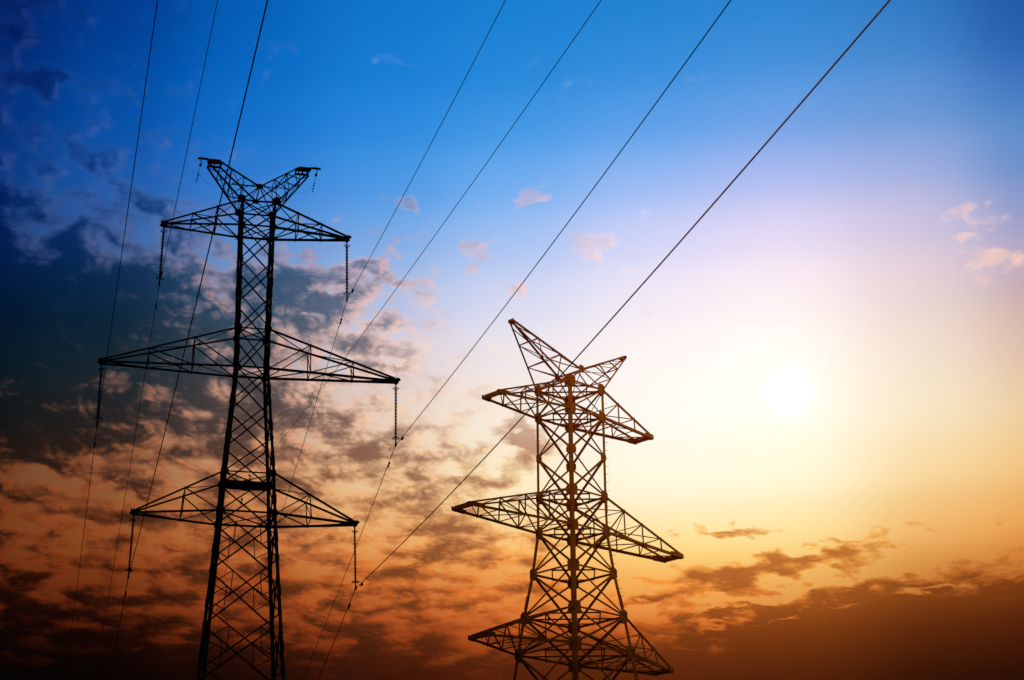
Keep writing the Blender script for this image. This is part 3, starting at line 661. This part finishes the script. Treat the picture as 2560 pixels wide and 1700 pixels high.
cov = mth('MULTIPLY', mth('SUBTRACT', vm('DOT_PRODUCT', field(COV, (0.2, 0.2, 0.2), True), (1, 0, 0)), 0.5), 2.8)
# cloud coordinates: a flat cloud layer seen in perspective, softened near the horizon
yq = mth('MULTIPLY_ADD', mth('EXPONENT', mth('MULTIPLY', mth('SUBTRACT', el, 10.0), -0.25)), -10.0, mth('MULTIPLY', el, 1.55))
pv = comb(mth('MULTIPLY_ADD', yq, 0.12, az), yq)
def noise(vec, scale, detail, rough=0.55, dist=0.0, off=(0, 0, 0)):
    n = nd('ShaderNodeTexNoise', noise_dimensions='3D'); L.new(vm('ADD', vec, off), n.inputs['Vector'])
    n.inputs['Scale'].default_value = scale; n.inputs['Detail'].default_value = detail
    setin(n.inputs['Roughness'], rough); n.inputs['Distortion'].default_value = dist
    return n.outputs['Fac']
azel = comb(az, el)
# warp for the hand placed banks so that their rims are ragged
wn = nd('ShaderNodeTexNoise', noise_dimensions='3D'); L.new(pv, wn.inputs['Vector']); wn.inputs['Scale'].default_value = 0.9; wn.inputs['Detail'].default_value = 5
wv = vm('MULTIPLY', vm('SUBTRACT', wn.outputs['Color'], (0.5, 0.5, 0.5)), (2.6, 1.3, 0))
aw = vm('ADD', azel, wv)
for (ba, be, sa, se, rot, amt) in BLOBS:
    r = math.radians(rot); q = vm('SUBTRACT', aw, (ba, be, 0))
    qa = mth('DIVIDE', vm('DOT_PRODUCT', q, (math.cos(r), math.sin(r), 0)), sa)
    qb = mth('DIVIDE', vm('DOT_PRODUCT', q, (-math.sin(r), math.cos(r), 0)), se)
    g_ = mth('EXPONENT', mth('MULTIPLY', mth('ADD', mth('MULTIPLY', qa, qa), mth('MULTIPLY', qb, qb)), -1.0))
    cov = mth('MULTIPLY_ADD', g_, amt, cov)
rgh = mth('MULTIPLY', sstep(el, 19.0, 26.0, 0.56, 0.46), sstep(az, -16.0, -4.0, 0.86, 1.0))
n1 = noise(pv, 0.98, 7, rgh, 0.12, (3.1, 1.7, 0)); n2 = noise(pv, 0.33, 3, 0.5, 0.2, (9.3, 4.4, 2)); n3 = noise(pv, 1.1, 5, 0.55, 0.1, (1.3, 8.4, 5))
# the same cloud a little nearer the sun: the difference is its lit or shaded flank
sx_ = mth('SUBTRACT', SUN_AZ, az); sy_ = mth('SUBTRACT', SUN_EL + 1.0, el)
tow = vm('SCALE', vm('NORMALIZE', comb(sx_, sy_)), scale=0.28)
n1b = noise(vm('ADD', pv, tow), 0.98, 7, rgh, 0.12, (3.1, 1.7, 0))
lit = mth('SUBTRACT', n1, n1b)
nn = mth('ADD', mth('MULTIPLY', mth('SUBTRACT', n1, 0.5), 3.9), mth('MULTIPLY', mth('SUBTRACT', n2, 0.5), 1.8))
t = mth('ADD', nn, cov)
soft = mth('MAXIMUM', mth('MULTIPLY', sstep(az, -5.0, -1.0), sstep(el, 16.5, 20.0)), sstep(el, 21.5, 26.0))      # thin feathery cirrus away from the main bank
f_l1 = sstep(t, -0.42, 0.12); f_l2 = mth('MULTIPLY', sstep(t, -0.75, 0.75), 0.9)
f_light = mth('ADD', f_l1, mth('MULTIPLY', soft, mth('SUBTRACT', f_l2, f_l1)))
f_dark = mth('MULTIPLY', sstep(t, -0.12, 0.72), mth('SUBTRACT', 1.0, mth('MULTIPLY', soft, sstep(az, -9.0, -3.0, 0.25, 0.75))))
warm = mixc(sstep(n3, 0.35, 0.65), light, mixc(0.35, light, dark))
sky = mixc(mth('MULTIPLY', f_light, 0.85), clear, warm)
fd = mth('MULTIPLY', f_dark, mth('SUBTRACT', 1.0, mth('MULTIPLY', mth('MULTIPLY', lit, 3.2), sstep(t, 0.5, 1.3, 1.0, 0.12)), clamp=True), clamp=True)
sky = mixc(mth('MULTIPLY', fd, 0.95), sky, dark)
rim = mth('MULTIPLY', sstep(lit, 0.02, 0.16), mth('MULTIPLY', f_light, sstep(el, 11.0, 16.0, 0.2, 0.8)))
sky = mixc(mth('MULTIPLY', rim, sstep(t, 0.5, 1.3, 1.0, 0.0)), sky, light)
# the sun: a soft disc in its own glow
se_, sa_ = math.radians(SUN_EL), math.radians(SUN_AZ)
sdir = (math.sin(sa_)*math.cos(se_), math.cos(sa_)*math.cos(se_), math.sin(se_))
ang = mth('MULTIPLY', mth('ARCCOSINE', mth('MINIMUM', vm('DOT_PRODUCT', dirv, sdir), 1.0)), DEG)
disc = sstep(ang, 0.30, 1.0, 1.0, 0.0)
glow = mth('MULTIPLY', mth('EXPONENT', mth('MULTIPLY', mth('MULTIPLY', ang, ang), -1/8.0)), 0.03)
sky = vm('ADD', sky, comb(glow, glow, mth('MULTIPLY', glow, 0.9)))
sky = mixc(disc, sky, (1.05, 1.05, 1.03, 1))
gm = nd('ShaderNodeGamma'); L.new(sky, gm.inputs[0]); gm.inputs[1].default_value = 2.2
# physical daylight sky underneath, very weak at this hour
ns = nd('ShaderNodeTexSky', sky_type='NISHITA'); ns.sun_disc = False; ns.sun_elevation = se_; ns.sun_rotation = sa_; ns.air_density = 1.2; ns.dust_density = 2.0
bg1 = nd('ShaderNodeBackground'); L.new(gm.outputs[0], bg1.inputs[0]); bg1.inputs[1].default_value = 1.0
bg2 = nd('ShaderNodeBackground'); L.new(ns.outputs[0], bg2.inputs[0]); bg2.inputs[1].default_value = 0.00006
ad = nd('ShaderNodeAddShader'); L.new(bg1.outputs[0], ad.inputs[0]); L.new(bg2.outputs[0], ad.inputs[1])
out = nd('ShaderNodeOutputWorld'); L.new(ad.outputs[0], out.inputs[0])

sun = bpy.data.lights.new('sun', 'SUN'); sun.energy = 1.2; sun.angle = math.radians(0.55); sun.color = (1.0, 0.78, 0.52)
so = bpy.data.objects.new('sun', sun); C.objects.link(so); so.rotation_euler = V(sdir).to_track_quat('Z', 'Y').to_euler()
so.location = (20, 60, 60)

# ------------------------------------------------------------------ camera
th, ro, fpx = 0.3570736, -0.0090616, 5187.1
right = V((1, 0, 0)); down = V((0, math.sin(th), -math.cos(th))); fwd = V((0, math.cos(th), math.sin(th)))
c, s = math.cos(ro), math.sin(ro)
r2 = right*c - down*s; d2 = right*s + down*c
cam = bpy.data.cameras.new('camera'); cam.sensor_width = 36; cam.lens = 36*fpx/2560; cam.clip_start = 0.1; cam.clip_end = 30000
co = bpy.data.objects.new('camera', cam); C.objects.link(co); scene.camera = co
M = Matrix((r2, -d2, -fwd)).transposed().to_4x4(); M.translation = V((0, 0, DZ)); co.matrix_world = M

scene.view_settings.view_transform = 'Standard'; scene.view_settings.look = 'None'; scene.view_settings.exposure = 0
scene.cycles.max_bounces = 4; scene.cycles.use_denoising = False
